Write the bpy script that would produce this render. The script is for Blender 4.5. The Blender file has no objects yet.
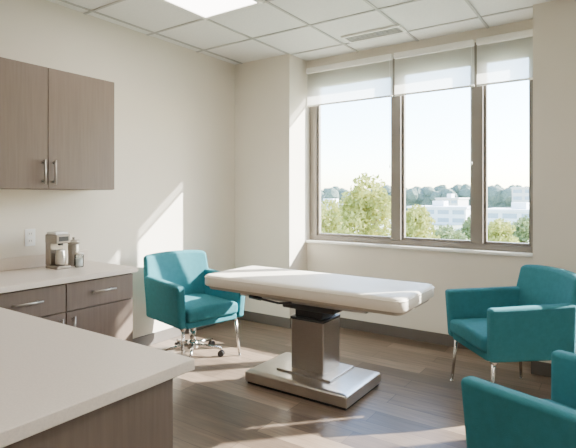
import bpy, bmesh, math, random
from mathutils import Vector, Matrix
random.seed(7)
S=bpy.context.scene
H=2.72
XL=-3.41; YP=3.97; YR=4.29; YO=4.47
XR=2.3; YB=-1.7

def lin(c):
    out=[]
    for v in c:
        v=v/255.0
        out.append(v/12.92 if v<=0.04045 else ((v+0.055)/1.055)**2.4)
    return tuple(out)+(1.0,)

def base_mat(name):
    m=bpy.data.materials.new(name); m.use_nodes=True
    nt=m.node_tree; b=nt.nodes['Principled BSDF']
    return m,nt,b
def mat(name,c,rough=.6,metal=0,var=.06,scale=8,stretch=(1,1,1),bump=0,bscale=None,spec=.5):
    m,nt,b=base_mat(name)
    N=nt.nodes.new; L=nt.links.new
    tc=N('ShaderNodeTexCoord'); mp=N('ShaderNodeMapping'); mp.inputs['Scale'].default_value=stretch
    L(tc.outputs['Object'],mp.inputs['Vector'])
    no=N('ShaderNodeTexNoise'); no.inputs['Scale'].default_value=scale; no.inputs['Detail'].default_value=4
    L(mp.outputs[0],no.inputs['Vector'])
    cr=N('ShaderNodeValToRGB')
    l=lin(c)
    cr.color_ramp.elements[0].position=.3; cr.color_ramp.elements[1].position=.7
    cr.color_ramp.elements[0].color=tuple(max(0,v*(1-var)) for v in l[:3])+(1,)
    cr.color_ramp.elements[1].color=tuple(min(1,v*(1+var)) for v in l[:3])+(1,)
    L(no.outputs['Fac'],cr.inputs['Fac']); L(cr.outputs[0],b.inputs['Base Color'])
    b.inputs['Roughness'].default_value=rough; b.inputs['Metallic'].default_value=metal
    b.inputs['Specular IOR Level'].default_value=spec
    if bump:
        n2=N('ShaderNodeTexNoise'); n2.inputs['Scale'].default_value=bscale or scale*4
        L(mp.outputs[0],n2.inputs['Vector'])
        bp=N('ShaderNodeBump'); bp.inputs['Strength'].default_value=bump; bp.inputs['Distance'].default_value=.004
        L(n2.outputs['Fac'],bp.inputs['Height']); L(bp.outputs[0],b.inputs['Normal'])
    return m

M={}
M['wall']=mat('wall_paint',(224,216,202),.85,var=.015,scale=3,bump=.05,bscale=220,spec=.2)
M['ceil']=mat('ceiling_tile',(233,231,226),.9,var=.03,scale=60,bump=.15,bscale=160,spec=.1)
M['grid']=mat('ceiling_tbar',(186,183,177),.5,var=.01)  # white bars greyed, shadow lines between tiles are put into this colour
M['trimw']=mat('white_trim',(240,237,230),.45,var=.01)
M['base']=mat('baseboard_vinyl',(94,87,81),.5,var=.03)
M['frame']=mat('window_frame_bronze',(130,122,113),.42,metal=.2,var=.02)
M['teal']=mat('teal_fabric',(54,117,127),.9,var=.06,scale=30,bump=.4,bscale=450,spec=.2)
M['chrome']=mat('polished_chrome',(215,213,210),.16,metal=1,var=.01)
M['steel']=mat('brushed_steel',(206,202,196),.28,metal=1,var=.05,scale=20,stretch=(1,1,12))
M['hsteel']=mat('satin_nickel',(160,153,144),.35,metal=1,var=.02)
M['dark']=mat('dark_plastic',(48,48,50),.4,var=.05)
M['castp']=mat('black_rubber',(35,35,37),.5,var=.05)
M['pad']=mat('cream_vinyl',(228,219,204),.5,var=.02,scale=5,bump=.08,bscale=120)
M['padu']=mat('table_underside',(170,159,143),.6,var=.03)
M['wood']=mat('cabinet_laminate',(106,91,80),.5,var=.10,scale=5,stretch=(14,14,.7),bump=.05)
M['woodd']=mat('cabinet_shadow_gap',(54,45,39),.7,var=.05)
M['stone']=mat('quartz_counter',(220,207,194),.28,var=.06,scale=180)
M['white']=mat('white_plastic',(240,240,238),.35,var=.01)
M['bark']=mat('bark',(96,82,66),.9,var=.2,scale=10)
M['conc']=mat('pale_concrete',(208,210,212),.8,var=.04,scale=.3)
M['conc2']=mat('tan_facade',(192,188,182),.8,var=.05,scale=.3)
M['bglass']=mat('facade_glass',(132,150,162),.25,var=.08,scale=.6)
M['ground']=mat('outdoor_ground',(150,158,132),.95,var=.2,scale=.05)

def leafmat(name,c1,c2):
    m,nt,b=base_mat(name)
    N=nt.nodes.new; L=nt.links.new
    tc=N('ShaderNodeTexCoord'); no=N('ShaderNodeTexNoise'); no.inputs['Scale'].default_value=1.6
    L(tc.outputs['Object'],no.inputs['Vector'])
    cr=N('ShaderNodeValToRGB'); cr.color_ramp.elements[0].position=.35; cr.color_ramp.elements[1].position=.65
    cr.color_ramp.elements[0].color=lin(c1); cr.color_ramp.elements[1].color=lin(c2)
    L(no.outputs['Fac'],cr.inputs['Fac'])
    tr=N('ShaderNodeBsdfTranslucent'); L(cr.outputs[0],tr.inputs['Color']); L(cr.outputs[0],b.inputs['Base Color'])
    b.inputs['Roughness'].default_value=.8
    mx=N('ShaderNodeMixShader'); mx.inputs[0].default_value=.4
    L(b.outputs[0],mx.inputs[1]); L(tr.outputs[0],mx.inputs[2]); L(mx.outputs[0],nt.nodes['Material Output'].inputs['Surface'])
    return m
M['leaf']=leafmat('leaves_yellow_green',(134,138,60),(190,186,100))
M['leaf2']=leafmat('leaves_green',(100,114,72),(138,148,96))
M['leaf3']=leafmat('leaves_distant_hazed',(98,116,104),(126,138,124))  # distance haze painted into the leaf colour, paler and bluer

# floor planks
m,nt,b=base_mat('wood_plank_floor'); M['floor']=m
N=nt.nodes.new; L=nt.links.new
tc=N('ShaderNodeTexCoord')
br=N('ShaderNodeTexBrick'); br.inputs['Scale'].default_value=1; br.inputs['Brick Width'].default_value=1.22; br.inputs['Row Height'].default_value=.152
br.inputs['Mortar Size'].default_value=.0018; br.inputs['Mortar Smooth'].default_value=.2; br.offset=.37; br.inputs['Bias'].default_value=0
br.inputs['Color1'].default_value=lin((86,72,61)); br.inputs['Color2'].default_value=lin((134,116,100)); br.inputs['Mortar'].default_value=lin((52,43,37))
L(tc.outputs['Object'],br.inputs['Vector'])
mp=N('ShaderNodeMapping'); mp.inputs['Scale'].default_value=(1.2,14,1); L(tc.outputs['Object'],mp.inputs['Vector'])
no=N('ShaderNodeTexNoise'); no.inputs['Scale'].default_value=3; no.inputs['Detail'].default_value=6; no.inputs['Distortion'].default_value=.6
L(mp.outputs[0],no.inputs['Vector'])
cr=N('ShaderNodeValToRGB'); cr.color_ramp.elements[0].position=.25; cr.color_ramp.elements[0].color=(.62,.62,.62,1); cr.color_ramp.elements[1].position=.75; cr.color_ramp.elements[1].color=(1.22,1.21,1.19,1)
L(no.outputs['Fac'],cr.inputs[0])
mx=N('ShaderNodeMix'); mx.data_type='RGBA'; mx.blend_type='MULTIPLY'; mx.inputs[0].default_value=1
L(br.outputs['Color'],mx.inputs[6]); L(cr.outputs[0],mx.inputs[7]); L(mx.outputs[2],b.inputs['Base Color'])
b.inputs['Roughness'].default_value=.34
bp=N('ShaderNodeBump'); bp.inputs['Strength'].default_value=.12; bp.inputs['Distance'].default_value=.003; L(no.outputs['Fac'],bp.inputs['Height']); L(bp.outputs[0],b.inputs['Normal'])

# glass
def glassmat(name,tint,refl):
    m=bpy.data.materials.new(name); m.use_nodes=True; nt=m.node_tree; nt.nodes.clear()
    N=nt.nodes.new; L=nt.links.new
    o=N('ShaderNodeOutputMaterial'); t=N('ShaderNodeBsdfTransparent'); t.inputs[0].default_value=tint
    g=N('ShaderNodeBsdfGlossy'); g.inputs['Roughness'].default_value=.02
    fr=N('ShaderNodeFresnel'); fr.inputs[0].default_value=1.25
    mu=N('ShaderNodeMath'); mu.operation='MULTIPLY'; mu.inputs[1].default_value=refl
    L(fr.outputs[0],mu.inputs[0])
    x=N('ShaderNodeMixShader'); L(mu.outputs[0],x.inputs[0]); L(t.outputs[0],x.inputs[1]); L(g.outputs[0],x.inputs[2]); L(x.outputs[0],o.inputs[0])
    return m
M['glass']=glassmat('window_glass',(.95,.97,.97,1),.5)
M['jar']=glassmat('jar_glass',(.82,.86,.86,1),1.0)
# blind fabric
m=bpy.data.materials.new('roller_blind_fabric'); m.use_nodes=True; nt=m.node_tree; nt.nodes.clear()
N=nt.nodes.new; L=nt.links.new
o=N('ShaderNodeOutputMaterial'); d=N('ShaderNodeBsdfDiffuse'); d.inputs[0].default_value=lin((222,218,210))
t=N('ShaderNodeBsdfTranslucent'); t.inputs[0].default_value=lin((232,229,222)); p=N('ShaderNodeBsdfTransparent')
wv=N('ShaderNodeTexNoise'); wv.inputs['Scale'].default_value=300
x=N('ShaderNodeMixShader'); x.inputs[0].default_value=.55; y=N('ShaderNodeMixShader')
mm=N('ShaderNodeMath'); mm.operation='MULTIPLY'; mm.inputs[1].default_value=.5; L(wv.outputs['Fac'],mm.inputs[0]); L(mm.outputs[0],y.inputs[0])
L(d.outputs[0],x.inputs[1]); L(t.outputs[0],x.inputs[2]); L(x.outputs[0],y.inputs[1]); L(p.outputs[0],y.inputs[2]); L(y.outputs[0],o.inputs[0])
M['blind']=m
# emission
m=bpy.data.materials.new('troffer_diffuser'); m.use_nodes=True; nt=m.node_tree; nt.nodes.clear()
o=nt.nodes.new('ShaderNodeOutputMaterial'); e=nt.nodes.new('ShaderNodeEmission'); e.inputs[0].default_value=(1,.94,.87,1); e.inputs[1].default_value=12.0
nt.links.new(e.outputs[0],o.inputs[0]); M['lamp']=m

def link(ob,parent=None):
    S.collection.objects.link(ob)
    if parent: ob.parent=parent
    return ob
def empty(name,loc=(0,0,0),rz=0):
    e=bpy.data.objects.new(name,None); e.empty_display_size=.1; e.location=loc; e.rotation_euler=(0,0,rz)
    return link(e)
def fin(name,bm,ms,parent=None,bevel=0,seg=3,smooth=False,loc=None):
    bmesh.ops.recalc_face_normals(bm,faces=bm.faces)
    me=bpy.data.meshes.new(name); bm.to_mesh(me); bm.free()
    for k in (ms if isinstance(ms,(list,tuple)) else [ms]): me.materials.append(M[k])
    ob=bpy.data.objects.new(name,me)
    if loc: ob.location=loc
    link(ob,parent)
    if bevel:
        md=ob.modifiers.new('bevel','BEVEL'); md.width=bevel; md.segments=seg; md.limit_method='ANGLE'; md.angle_limit=math.radians(30)
    if smooth or bevel:
        for p in me.polygons: p.use_smooth=True
        if bevel:
            w=ob.modifiers.new('wn','WEIGHTED_NORMAL'); w.keep_sharp=True
    return ob
def abox(bm,lo,hi,mi=0):
    vs=[bm.verts.new((x,y,z)) for x in (lo[0],hi[0]) for y in (lo[1],hi[1]) for z in (lo[2],hi[2])]
    for f in ((0,1,3,2),(4,6,7,5),(0,4,5,1),(2,3,7,6),(0,2,6,4),(1,5,7,3)):
        fc=bm.faces.new([vs[i] for i in f]); fc.material_index=mi
    return vs
def box(name,lo,hi,m,parent=None,bevel=0,seg=2):
    bm=bmesh.new(); abox(bm,lo,hi); return fin(name,bm,m,parent,bevel,seg)
def boxes(name,lst,ms,parent=None,bevel=0,seg=2):
    bm=bmesh.new()
    for it in lst: abox(bm,it[0],it[1],it[2] if len(it)>2 else 0)
    return fin(name,bm,ms,parent,bevel,seg)
def acyl(bm,p0,p1,r0,r1=None,n=20,mi=0):
    r1=r0 if r1 is None else r1
    p0=Vector(p0);p1=Vector(p1);a=(p1-p0).normalized()
    u=a.orthogonal().normalized(); v=a.cross(u)
    A=[];B=[]
    for i in range(n):
        t=2*math.pi*i/n; q=u*math.cos(t)+v*math.sin(t)
        A.append(bm.verts.new(p0+q*r0)); B.append(bm.verts.new(p1+q*r1))
    for i in range(n):
        f=bm.faces.new((A[i],A[(i+1)%n],B[(i+1)%n],B[i])); f.smooth=True; f.material_index=mi
    for lst in (A,B):
        f=bm.faces.new(lst); f.material_index=mi
def lathe(bm,prof,c=(0,0,0),n=32,mi=0):
    rings=[]
    for r,z in prof:
        rings.append([bm.verts.new((c[0]+r*math.cos(2*math.pi*i/n),c[1]+r*math.sin(2*math.pi*i/n),c[2]+z)) for i in range(n)])
    for a,b_ in zip(rings,rings[1:]):
        for i in range(n):
            f=bm.faces.new((a[i],a[(i+1)%n],b_[(i+1)%n],b_[i])); f.material_index=mi; f.smooth=True
    for r in (rings[0],rings[-1]):
        f=bm.faces.new(r); f.material_index=mi
def finr(name,bm,ms,parent=None):
    bmesh.ops.recalc_face_normals(bm,faces=bm.faces)
    me=bpy.data.meshes.new(name); bm.to_mesh(me); bm.free()
    for k in (ms if isinstance(ms,(list,tuple)) else [ms]): me.materials.append(M[k])
    return link(bpy.data.objects.new(name,me),parent)

# ---------------- ROOM ----------------
box('floor',(XL-.15,YB-.15,-.12),(XR+.15,YO,0),'floor')
box('ceiling',(XL-.15,YB-.15,H),(XR+.15,YO,H+.12),'ceil')
box('wall_left',(XL-.15,YB-.15,0),(XL,YO,H),'wall')
box('wall_right',(XR,YB-.15,0),(XR+.15,YO,H),'wall')
box('wall_back',(XL,YB-.15,0),(XR,YB,H),'wall')
ZS=.825; ZH=2.63
A0,A1=-2.70,-.53      # recess 1
B0,B1=.0,1.5         # recess 2
boxes('wall_window',[
 ((XL,YP,0),(A0,YO,H)), ((A1,YP,0),(B0,YO,H)), ((B1,YP,0),(XR,YO,H)),
 ((A0,YR,0),(A1,YO,ZS)), ((B0,YR,0),(B1,YO,ZS)),
 ((A0,YR,ZH),(A1,YO,H)), ((B0,YR,ZH),(B1,YO,H))],'wall')
# baseboards
bh=.10; bt=.012
boxes('baseboard_left',[((XL,2.23,0),(XL+bt,YP,bh))],'base',bevel=.003)
boxes('baseboard_window',[((XL+bt,YP-bt,0),(A0+bt,YP,bh)),((A0,YP,0),(A0+bt,YR,bh)),((A0+bt,YR-bt,0),(A1-bt,YR,bh)),
 ((A1-bt,YP,0),(A1,YR,bh)),((A1-bt,YP-bt,0),(B0+bt,YP,bh)),((B0,YP,0),(B0+bt,YR,bh)),((B0+bt,YR-bt,0),(B1-bt,YR,bh)),((B1-bt,YP,0),(B1,YR,bh)),((B1-bt,YP-bt,0),(XR,YP,bh))],'base',bevel=.003)
box('baseboard_right',(XR-bt,YB,0),(XR,YP-bt,bh),'base')
box('baseboard_back',(XL+bt,YB,0),(XR-bt,YB+bt,bh),'base')
# sills
box('trim_1',(A0,YR-.03,ZS),(A1,YO,ZS+.025),'trimw',bevel=.004)
box('trim_2',(B0,YR-.03,ZS),(B1,YO,ZS+.025),'trimw',bevel=.004)

# windows
def window(name,x0,x1,mull):
    w=empty(name,((x0+x1)/2,YR+.07,ZS+.025)); cx=(x0+x1)/2; 
    z0=0; z1=ZH-ZS-.025
    fy0,fy1=-.015,.06
    L_=[]
    L_.append(((x0-cx,fy0,z0),(x1-cx,fy1,z0+.05)))
    L_.append(((x0-cx,fy0,z1-.16),(x1-cx,fy1,z1)))
    L_.append(((x0-cx,fy0-.0,z0+.05),(x0+.085-cx,fy1,z1-.16)))
    L_.append(((x1-.06-cx,fy0,z0+.05),(x1-cx,fy1,z1-.16)))
    for mx_ in mull: L_.append(((mx_-.045-cx,fy0-.02,z0+.05),(mx_+.045-cx,fy1,z1-.16)))
    boxes('frame',L_,'frame',w,bevel=.004)
    bounds=[x0+.085]+sum([[a-.045,a+.045] for a in mull],[])+[x1-.06]
    SB=[]; 
    for i in range(0,len(bounds),2):
        a,b_=bounds[i]-cx,bounds[i+1]-cx; s=.022; zz0=z0+.05; zz1=z1-.16
        SB+= [((a,.005,zz0),(a+s,.045,zz1)),((b_-s,.005,zz0),(b_,.045,zz1)),((a+s,.005,zz0),(b_-s,.045,zz0+s)),((a+s,.005,zz1-s),(b_-s,.045,zz1))]
        box('glass_pane',(a+s,.022,zz0+s),(b_-s,.028,zz1-s),'glass',w)
    boxes('sash',SB,'frame',w,bevel=.003)
window('window_1',A0,A1,[-1.735,-1.005])
window('window_2',B0,B1,[.5,1.0])
# roller blinds
def blind(x0,x1):
    cx=(x0+x1)/2; e=empty('roller_blind',(cx,YR-.02,ZH)); w=(x1-x0)/2
    bm=bmesh.new()
    nz=6
    vs=[[bm.verts.new((sx*w,0,-.03-(.355)*k/nz)) for sx in (-1,1)] for k in range(nz+1)]
    for k in range(nz): bm.faces.new((vs[k][0],vs[k][1],vs[k+1][1],vs[k+1][0]))
    fin('fabric',bm,'blind',e)
    bm=bmesh.new(); acyl(bm,(-w,0,-.388),(w,0,-.388),.009); finr('hem_bar',bm,'trimw',e)
    box('cassette',(-w,-.035,-.055),(w,.018,.0),'trimw',e,bevel=.012,seg=3)
    bm=bmesh.new(); acyl(bm,(w-.015,-.03,-.05),(w-.015,-.03,-1.05),.0012,n=6); acyl(bm,(w-.015,-.03,-1.06),(w-.015,-.03,-1.03),.005,n=8); finr('chain',bm,'white',e)
blind(A0+.02,-1.745); blind(-1.725,-1.015); blind(-.995,A1-.01)
blind(B0+.02,.49); blind(.51,.99); blind(1.01,B1-.02)

# ceiling grid
GX=-2.71
g=[]; gx=[GX-.6+.6*i for i in range(10) if GX-.6+.6*i<XR]; gy=[-1.4+.6*i for i in range(10)]
for x_ in gx:
    g.append(((x_-.010,YB,H-.008),(x_+.010,(YR if A0<x_<A1 or B0<x_<B1 else YP),H-.001)))
for y_ in gy:
    if y_<YP: g.append(((XL,y_-.010,H-.0075),(XR,y_+.010,H-.001)))
    else: g.append(((A0,y_-.010,H-.0075),(A1,y_+.010,H-.001)))
boxes('trim_3',g,'grid')
def troffer(x0,y0,w=.6,l=1.2):
    e=empty('ceiling_light_panel',(x0+w/2,y0+l/2,H-.004))
    a,b_=w/2-.012,l/2-.012
    boxes('frame',[((-a,-b_,-.018),(-a+.03,b_,0)),((a-.03,-b_,-.018),(a,b_,0)),((-a+.03,-b_,-.018),(a-.03,-b_+.03,0)),((-a+.03,b_-.03,-.018),(a-.03,b_,0))],'trimw',e,bevel=.003)
    box('diffuser',(-a+.03,-b_+.03,-.010),(a-.03,b_-.03,-.002),'lamp',e)
troffer(GX,1.6); troffer(GX+2.4,.4,); troffer(GX+3.6,1.6)  # first panel is the visible fixture, the others are unseen, added for even fill
troffer(GX+1.8,-1.4)  # another unseen panel, added as fill light for the room
# vent
e=empty('ceiling_air_vent',(-1.76,3.88,H-.004))
L_=[((-.27,-.09,-.014),(.27,-.068,0)),((-.27,.068,-.014),(.27,.09,0)),((-.27,-.068,-.014),(-.245,.068,0)),((.245,-.068,-.014),(.27,.068,0))]
for i in range(4): L_.append(((-.245,-.045+.03*i-.003,-.008),(.245,-.045+.03*i+.003,0)))
boxes('grille',L_,'trimw',e); box('duct_shadow',(-.245,-.068,-.003),(.245,.068,0),'dark',e)

# ---------------- CABINETRY ----------------
CT=.81
def bar_handle(bm,p0,p1,out,mi=0,r=.0065):
    p0=Vector(p0);p1=Vector(p1);o_=Vector(out); d_=(p1-p0)
    acyl(bm,p0+o_,p1+o_,r,n=12,mi=mi)
    for t_ in (.12,.88): acyl(bm,p0+d_*t_,p0+d_*t_+o_,r*.8,n=10,mi=mi)
e=empty('upper_cabinet',(XL+.001,0,0))
Y1=2.23
boxes('carcass',[((0,-.3,1.355),(.31,Y1,2.15))],'wood',e)
D=[]; hb=bmesh.new()
ys=[Y1-.505*i for i in range(6)]
for i in range(5):
    D.append(((.312,ys[i+1]+.002,1.357),(.332,ys[i]-.002,2.148)))
    yy = ys[i+1]+.035 if i%2==0 else ys[i]-.035
    bar_handle(hb,(.332,yy,1.385),(.332,yy,1.545),(.028,0,0),r=.008)
boxes('doors',D,'wood',e,bevel=.0015); finr('handles',hb,'hsteel',e)
e=empty('base_cabinet',(XL+.001,0,0))
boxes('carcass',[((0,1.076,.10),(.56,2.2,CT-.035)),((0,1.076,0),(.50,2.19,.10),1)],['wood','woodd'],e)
D=[];hb=bmesh.new()
ys=[2.2,1.7,1.2]
for i in range(2):
    D.append(((.562,ys[i+1]+.003,.595),(.582,ys[i]-.003,.765)))
    D.append(((.562,ys[i+1]+.003,.105),(.582,ys[i]-.003,.589)))
    c=(ys[i]+ys[i+1])/2
    bar_handle(hb,(.582,c-.09,.69),(.582,c+.09,.69),(.03,0,0))
    yy=ys[i+1]+.04 if i==0 else ys[i]-.04
    bar_handle(hb,(.582,yy,.43),(.582,yy,.56),(.03,0,0))
boxes('drawer_and_door_fronts',D,'wood',e,bevel=.0015); finr('handles',hb,'hsteel',e)
boxes('countertop',[((0,1.076,CT-.035),(.61,2.22,CT)),((0,1.076,CT),(.018,2.22,CT+.085))],'stone',e,bevel=.003)
# peninsula
e=empty('peninsula_counter',(0,0,0))
box('countertop',(XL+.002,.12,CT-.035),(-1.08,1.07,CT),'stone',e,bevel=.003)
boxes('cabinet_body',[((XL+.002,.16,.0),(-1.12,.99,CT-.036))],'wood',e)
boxes('end_panel',[((-1.12,.15,0),(-1.10,1.0,CT-.036))],'wood',e,bevel=.002)
# outlet
e=empty('wall_outlet',(XL,1.78,1.02))
box('plate',(0,-.037,-.06),(.006,.037,.06),'white',e,bevel=.003)
boxes('sockets',[((.006,-.017,.008),(.008,.017,.042)),((.006,-.017,-.042),(.008,.017,-.008))],'trimw',e)
boxes('slots',[((.008,s*.007-.0015,z_-.006),(.0085,s*.007+.0015,z_+.006)) for s in (-1,1) for z_ in (.027,-.023)],'dark',e)
# counter items
e=empty('coffee_maker',(XL+.20,1.87,CT+.0008),0)
boxes('body',[((-.075,-.05,0),(.075,.05,.022)),((-.075,-.05,.022),(-.015,.05,.19)),((-.075,-.052,.175),(.07,.052,.235))],'hsteel',e,bevel=.006,seg=3)
boxes('top_lid',[((-.068,-.045,.235),(.05,.045,.25))],'white',e,bevel=.004)
boxes('control_panel',[((.0702,-.035,.19),(.072,.035,.222))],'dark',e)
boxes('drip_nozzle',[((.015,-.012,.16),(.045,.012,.176))],'dark',e,bevel=.003)
bm=bmesh.new(); lathe(bm,[(.025,.0225),(.034,.035),(.034,.09),(.028,.12),(.026,.13)],c=(.032,0,0)); finr('carafe',bm,'steel',e)
e=empty('metal_canister',(XL+.17,2.005,CT+.0008))
bm=bmesh.new(); lathe(bm,[(.036,0),(.038,.006),(.038,.15),(.036,.155)]); lathe(bm,[(.0395,.156),(.0395,.178),(.034,.184),(.008,.186),(.008,.196),(.012,.2),(.006,.205)]); finr('canister_and_lid',bm,'hsteel',e)
e=empty('glass_jar',(XL+.27,1.985,CT+.0008)); r,h=.030,.10
bm=bmesh.new(); lathe(bm,[(r*.92,0),(r,.008),(r,h*.8),(r*.92,h*.86),(r*.9,h*.88)]); finr('glass',bm,'jar',e)
bm=bmesh.new(); lathe(bm,[(r*.8,.006),(r*.8,h*.6)]); finr('cotton_filling',bm,'white',e)
bm=bmesh.new(); lathe(bm,[(r*.95,h*.88),(r,h*.9),(r,h*.97),(r*.5,h),(r*.16,h),(r*.2,h*1.1),(r*.05,h*1.12)]); finr('lid',bm,'steel',e)

# ---------------- CHAIRS ----------------
def sect_loft(bm,secs,mi=0):
    R=[[bm.verts.new(p) for p in s] for s in secs]
    n=len(R[0])
    for a,b_ in zip(R,R[1:]):
        for i in range(n): f=bm.faces.new((a[i],a[(i+1)%n],b_[(i+1)%n],b_[i])); f.material_index=mi
    for r in (R[0],R[-1]): f=bm.faces.new(r); f.material_index=mi
def chair(loc,facing,swivel=False):
    e=empty('armchair',(loc[0],loc[1],0),math.atan2(facing[1],facing[0]))
    zb=.315
    bm=bmesh.new(); secs=[]
    for k in range(13):
        y_=-.305+.61*k/12; q=1-(y_/.305)**2; o_=-.045*q
        top=.81+.02*q**.6
        secs.append([(-.175+o_,y_*.98,zb),(-.255+o_,y_*.98,zb),(-.30+o_,y_,.60),(-.335+o_,y_*.97,top),(-.262+o_,y_*.97,top),(-.215+o_,y_,.60)])
    sect_loft(bm,secs); fin('backrest',bm,'teal',e,bevel=.028,seg=4)
    for s,nm in ((1,'armrest_left'),(-1,'armrest_right')):
        bm=bmesh.new(); secs=[]
        for k in range(7):
            t_=k/6; x_=-.262+t_*(.545); y0=.235; y1=.305
            zt=.657-.015*t_
            fl=.012*t_
            secs.append([(x_,s*(y0),zb),(x_+ (.012 if k==6 else 0),s*(y0+fl+.012),zt),(x_+(.012 if k==6 else 0),s*(y1+fl+.012),zt),(x_,s*(y1-.005),zb)])
        sect_loft(bm,secs); fin(nm,bm,'teal',e,bevel=.022,seg=4)
    bm=bmesh.new(); secs=[]
    for k in range(9):
        x_=-.22+.52*k/8; q=math.sin(math.pi*k/8)*.012
        secs.append([(x_,-.234,.355),(x_,-.234,.45),(x_,-.1,.462+q),(x_,.1,.462+q),(x_,.234,.45),(x_,.234,.355)])
    sect_loft(bm,secs); fin('seat_cushion',bm,'teal',e,bevel=.028,seg=4)
    box('seat_frame',(-.24,-.236,.305),(.275,.236,.357),'teal',e,bevel=.015,seg=3)
    bm=bmesh.new()
    pts=[(.235,.245),(.235,-.245)] if swivel else [(.235,.245),(.235,-.245),(-.225,.235),(-.225,-.235)]
    for a,b_ in pts:
        acyl(bm,(a,b_,.33),(a*1.12,b_*1.09,.0),.0135,.0085,n=16)
        acyl(bm,(a*1.12,b_*1.09,.0),(a*1.12,b_*1.09,.006),.012,.012,n=16)
        acyl(bm,(a,b_,.30),(a,b_,.318),.024,.024,n=16)
    finr('legs',bm,'chrome',e)
    if swivel:
        bm=bmesh.new()
        acyl(bm,(-.02,0,.08),(-.02,0,.22),.026,n=24); acyl(bm,(-.02,0,.2),(-.02,0,.31),.016,n=24)
        lathe(bm,[(.045,.055),(.05,.07),(.05,.10),(.03,.125)],c=(-.02,0,0)); abox(bm,(-.12,-.1,.298),(.08,.1,.308))
        cb=bmesh.new()
        for i in range(5):
            a=math.radians(36+72*i); dx,dy=math.cos(a),math.sin(a)
            acyl(bm,(-.02+dx*.04,dy*.04,.088),(-.02+dx*.25,dy*.25,.066),.017,.011,n=14)
            px,py=-.02+dx*.245,dy*.245
            acyl(bm,(px,py,.07),(px,py,.045),.007,n=10)
            for s in (-1,1): acyl(cb,(px-dy*.006*s,py+dx*.006*s,.025),(px-dy*.018*s,py+dx*.018*s,.025),.025,n=20)
        finr('swivel_base',bm,'chrome',e); finr('casters',cb,'castp',e)
    return e
chair((-2.895,2.86),(.97,-.22),True)
chair((-.61,3.46),(-.76,-.65))
chair((-.09,2.01),(-.91,.41))

# ---------------- EXAM TABLE ----------------
e=empty('exam_table',(-1.785,2.91,0))
def rrect(hx,hy,r,n=8):
    P=[]
    for cx,cy,a0 in ((hx-r,hy-r,0),(-hx+r,hy-r,90),(-hx+r,-hy+r,180),(hx-r,-hy+r,270)):
        for i in range(n+1):
            a=math.radians(a0+90*i/n); P.append((cx+r*math.cos(a),cy+r*math.sin(a)))
    return P
def slab(name,levels,m,parent):
    bm=bmesh.new(); secs=[[(x,y,z) for x,y in rrect(hx,hy,r)] for hx,hy,r,z in levels]
    sect_loft(bm,secs); ob=fin(name,bm,m,parent)
    for p in ob.data.polygons: p.use_smooth = True
    md=ob.modifiers.new('es','EDGE_SPLIT'); md.split_angle=math.radians(50)
    return ob
hx,hy=.78,.30
slab('cushion',[(hx-.008,hy-.008,.055,.646),(hx,hy,.06,.656),(hx,hy,.06,.708),(hx-.004,hy-.004,.058,.718),(hx-.012,hy-.012,.052,.725),(hx-.03,hy-.03,.04,.729),(hx-.08,hy-.08,.04,.731)],'pad',e)
slab('cushion_piping',[(hx+.001,hy+.001,.06,.706),(hx+.003,hy+.003,.062,.709),(hx+.001,hy+.001,.06,.712)],'pad',e)
slab('support_board',[(hx-.03,hy-.03,.05,.622),(hx-.02,hy-.02,.05,.6455)],'padu',e)
boxes('under_frame',[((-.5,-.19,.585),(.5,-.15,.622)),((-.5,.15,.585),(.5,.19,.622)),((-.3,-.15,.59),(-.26,.15,.622)),((.26,-.15,.59),(.3,.15,.622))],'steel',e,bevel=.004)
boxes('lift_head',[((-.17,-.13,.53),(.24,.13,.60))],'dark',e,bevel=.01)
bm=bmesh.new()
acyl(bm,(-.35,-.24,.60),(-.12,-.24,.585),.008,n=12); acyl(bm,(-.12,-.24,.585),(-.02,-.16,.585),.008,n=12); acyl(bm,(-.37,-.24,.601),(-.27,-.24,.596),.013,n=14)
finr('adjust_lever',bm,'dark',e)
boxes('column_sleeve',[((-.09,-.085,.30),(.13,.105,.54))],'dark',e,bevel=.006)
boxes('column',[((-.11,-.105,.085),(.15,.125,.46))],'steel',e,bevel=.006)
boxes('column_cap',[((-.115,-.11,.455),(.155,.13,.475))],'dark',e,bevel=.004)
bm=bmesh.new()
def ring(hx_,hy_,z,cx=.02,cy=-.03): return [(cx+a*hx_,cy+b_*hy_,z) for a,b_ in ((-1,-1),(1,-1),(1,1),(-1,1))]
sect_loft(bm,[ring(.40,.255,.018),ring(.40,.255,.085),ring(.365,.22,.10)])
fin('base_plinth',bm,'steel',e,bevel=.008,seg=3)
bm=bmesh.new(); sect_loft(bm,[ring(.385,.24,.0),ring(.385,.24,.02)]); fin('base_skirt',bm,'dark',e)
boxes('base_step',[((-.19,-.17,.098),(.24,.17,.115))],'steel',e,bevel=.004)

# ---------------- OUTSIDE ----------------
GZ=-6
box('outdoor_ground',(-400,5,GZ-.5),(300,600,GZ),'ground')
def ray(px,Y):
    u=(px-288)/485; dx=-.565+u*.825; dy=.825+u*.565
    return Y/dy*dx, Y/dy
def building(px0,px1,Y,ztop,floors,m,depth=14):
    x0,_=ray(px0,Y); x1,_=ray(px1,Y)
    e=empty('office_building',((x0+x1)/2,Y,GZ)); w=(x1-x0)/2; h=ztop-GZ
    boxes('walls',[((-w,0,0),(w,depth,h)),((-w-.3,-.3,h),(w+.3,depth+.3,h+.5))],m,e)
    L_=[]; fh=h/floors
    nb=max(3,int(2*w/3.2))
    for f in range(floors):
        for k in range(nb):
            a=-w+2*w*(k+.12)/nb; b_=-w+2*w*(k+.88)/nb
            L_.append(((a,-.06,f*fh+fh*.3),(b_,0,f*fh+fh*.82)))
    boxes('windows',L_,'bglass',e)
    boxes('rooftop_unit',[((-w*.3,depth*.3,h+.5),(w*.1,depth*.6,h+1.9))],'conc',e)
building(408,466,125,-1.9,2,'conc')
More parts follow.
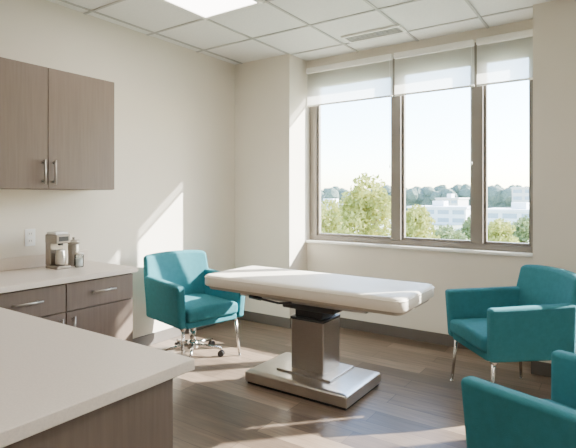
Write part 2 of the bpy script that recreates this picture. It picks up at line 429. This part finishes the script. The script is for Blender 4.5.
building(482,560,110,-2.0,2,'conc')
building(436,458,170,.2,3,'conc2')
building(512,560,200,4.2,4,'conc2')
building(300,350,140,-1.5,3,'conc2')
def tree(name,px,Y,top,R,hh,nl,leaf,m):
    x_,t_=ray(px,Y); e=empty(name,(x_,Y,GZ)); ht=top-GZ
    bm=bmesh.new(); acyl(bm,(0,0,0),(0.05,0,ht*.6),R*.12,R*.06,n=10)
    blobs=[]
    for i in range(16):
        a=random.uniform(0,6.28); rr=random.uniform(.15,.75)*R; z_=ht-hh*random.uniform(.25,1)
        k=(ht-z_)/hh; rr*=.45+.6*k
        c=Vector((math.cos(a)*rr,math.sin(a)*rr,z_)); blobs.append((c,R*random.uniform(.28,.5)))
        acyl(bm,(0,0,max(ht*.3,z_-hh*.35)),c,R*.03,R*.008,n=6)
    blobs.append((Vector((0,0,ht-R*.4)),R*.38))
    finr('trunk_and_branches',bm,'bark',e)
    bm=bmesh.new()
    for i in range(nl):
        c,r=random.choice(blobs); v=Vector((random.gauss(0,1),random.gauss(0,1),random.gauss(0,1))).normalized()*r*random.uniform(.5,1.05)
        p=c+v; s=leaf*random.uniform(.6,1.3)
        a=Vector((random.gauss(0,1),random.gauss(0,1),random.gauss(0,1))).normalized(); b_=a.orthogonal().normalized()
        bm.faces.new([bm.verts.new(p+q) for q in (-a*s,b_*s*.5,a*s,-b_*s*.5)])
    me=bpy.data.meshes.new('foliage'); bm.to_mesh(me); bm.free(); me.materials.append(M[m]); link(bpy.data.objects.new('foliage',me),e)
tree('leafy_tree',368,15,2.1,1.6,3.8,10000,.085,'leaf')
tree('leafy_tree',330,18.9,1.2,1.4,3.4,6000,.10,'leaf')
tree('leafy_tree',418,24,.9,1.5,3.2,6000,.12,'leaf')
tree('leafy_tree',446,52,-1.7,2.6,3.8,3500,.22,'leaf2')
tree('leafy_tree',500,62,-1.3,2.4,3.8,3500,.22,'leaf')
tree('leafy_tree',474,70,-1.3,2.4,3.6,3500,.22,'leaf2')
tree('leafy_tree',524,74,-1.6,2.6,3.6,3000,.25,'leaf2')
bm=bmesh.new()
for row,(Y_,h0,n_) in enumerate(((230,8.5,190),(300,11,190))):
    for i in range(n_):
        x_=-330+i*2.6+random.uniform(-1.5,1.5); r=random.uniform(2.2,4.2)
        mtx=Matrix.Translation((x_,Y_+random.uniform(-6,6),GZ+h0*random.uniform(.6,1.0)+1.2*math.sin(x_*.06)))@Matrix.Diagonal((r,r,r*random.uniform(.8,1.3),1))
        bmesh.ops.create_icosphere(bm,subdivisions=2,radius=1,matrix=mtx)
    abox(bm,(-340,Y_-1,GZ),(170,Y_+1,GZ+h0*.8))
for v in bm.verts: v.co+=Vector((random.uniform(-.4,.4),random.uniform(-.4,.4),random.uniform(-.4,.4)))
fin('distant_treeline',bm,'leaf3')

# ---------------- LIGHT ----------------
w=bpy.data.worlds.new('sky'); S.world=w; w.use_nodes=True; nt=w.node_tree
bg=nt.nodes['Background']; sk=nt.nodes.new('ShaderNodeTexSky'); sk.sky_type='NISHITA'; sk.sun_disc=False
sk.sun_elevation=math.radians(33); sk.sun_rotation=math.radians(44); sk.air_density=1.0; sk.dust_density=.8
nt.links.new(sk.outputs[0],bg.inputs[0]); bg.inputs[1].default_value=2.8
sl=bpy.data.lights.new('sun','SUN'); sl.energy=58; sl.angle=math.radians(.6); sl.color=(1,.955,.9)
so=bpy.data.objects.new('sun',sl); so.rotation_euler=Vector((-.71,-.75,-.63)).to_track_quat('-Z','Y').to_euler(); so.location=(6,12,8); link(so)

cam=bpy.data.cameras.new('camera'); cam.lens=30.3; cam.sensor_width=36; cam.shift_y=-.0486; cam.clip_start=.05; cam.clip_end=2000
co=bpy.data.objects.new('camera',cam); co.location=(0,0,1.31); co.rotation_euler=(math.radians(90),0,math.radians(34.4)); link(co); S.camera=co
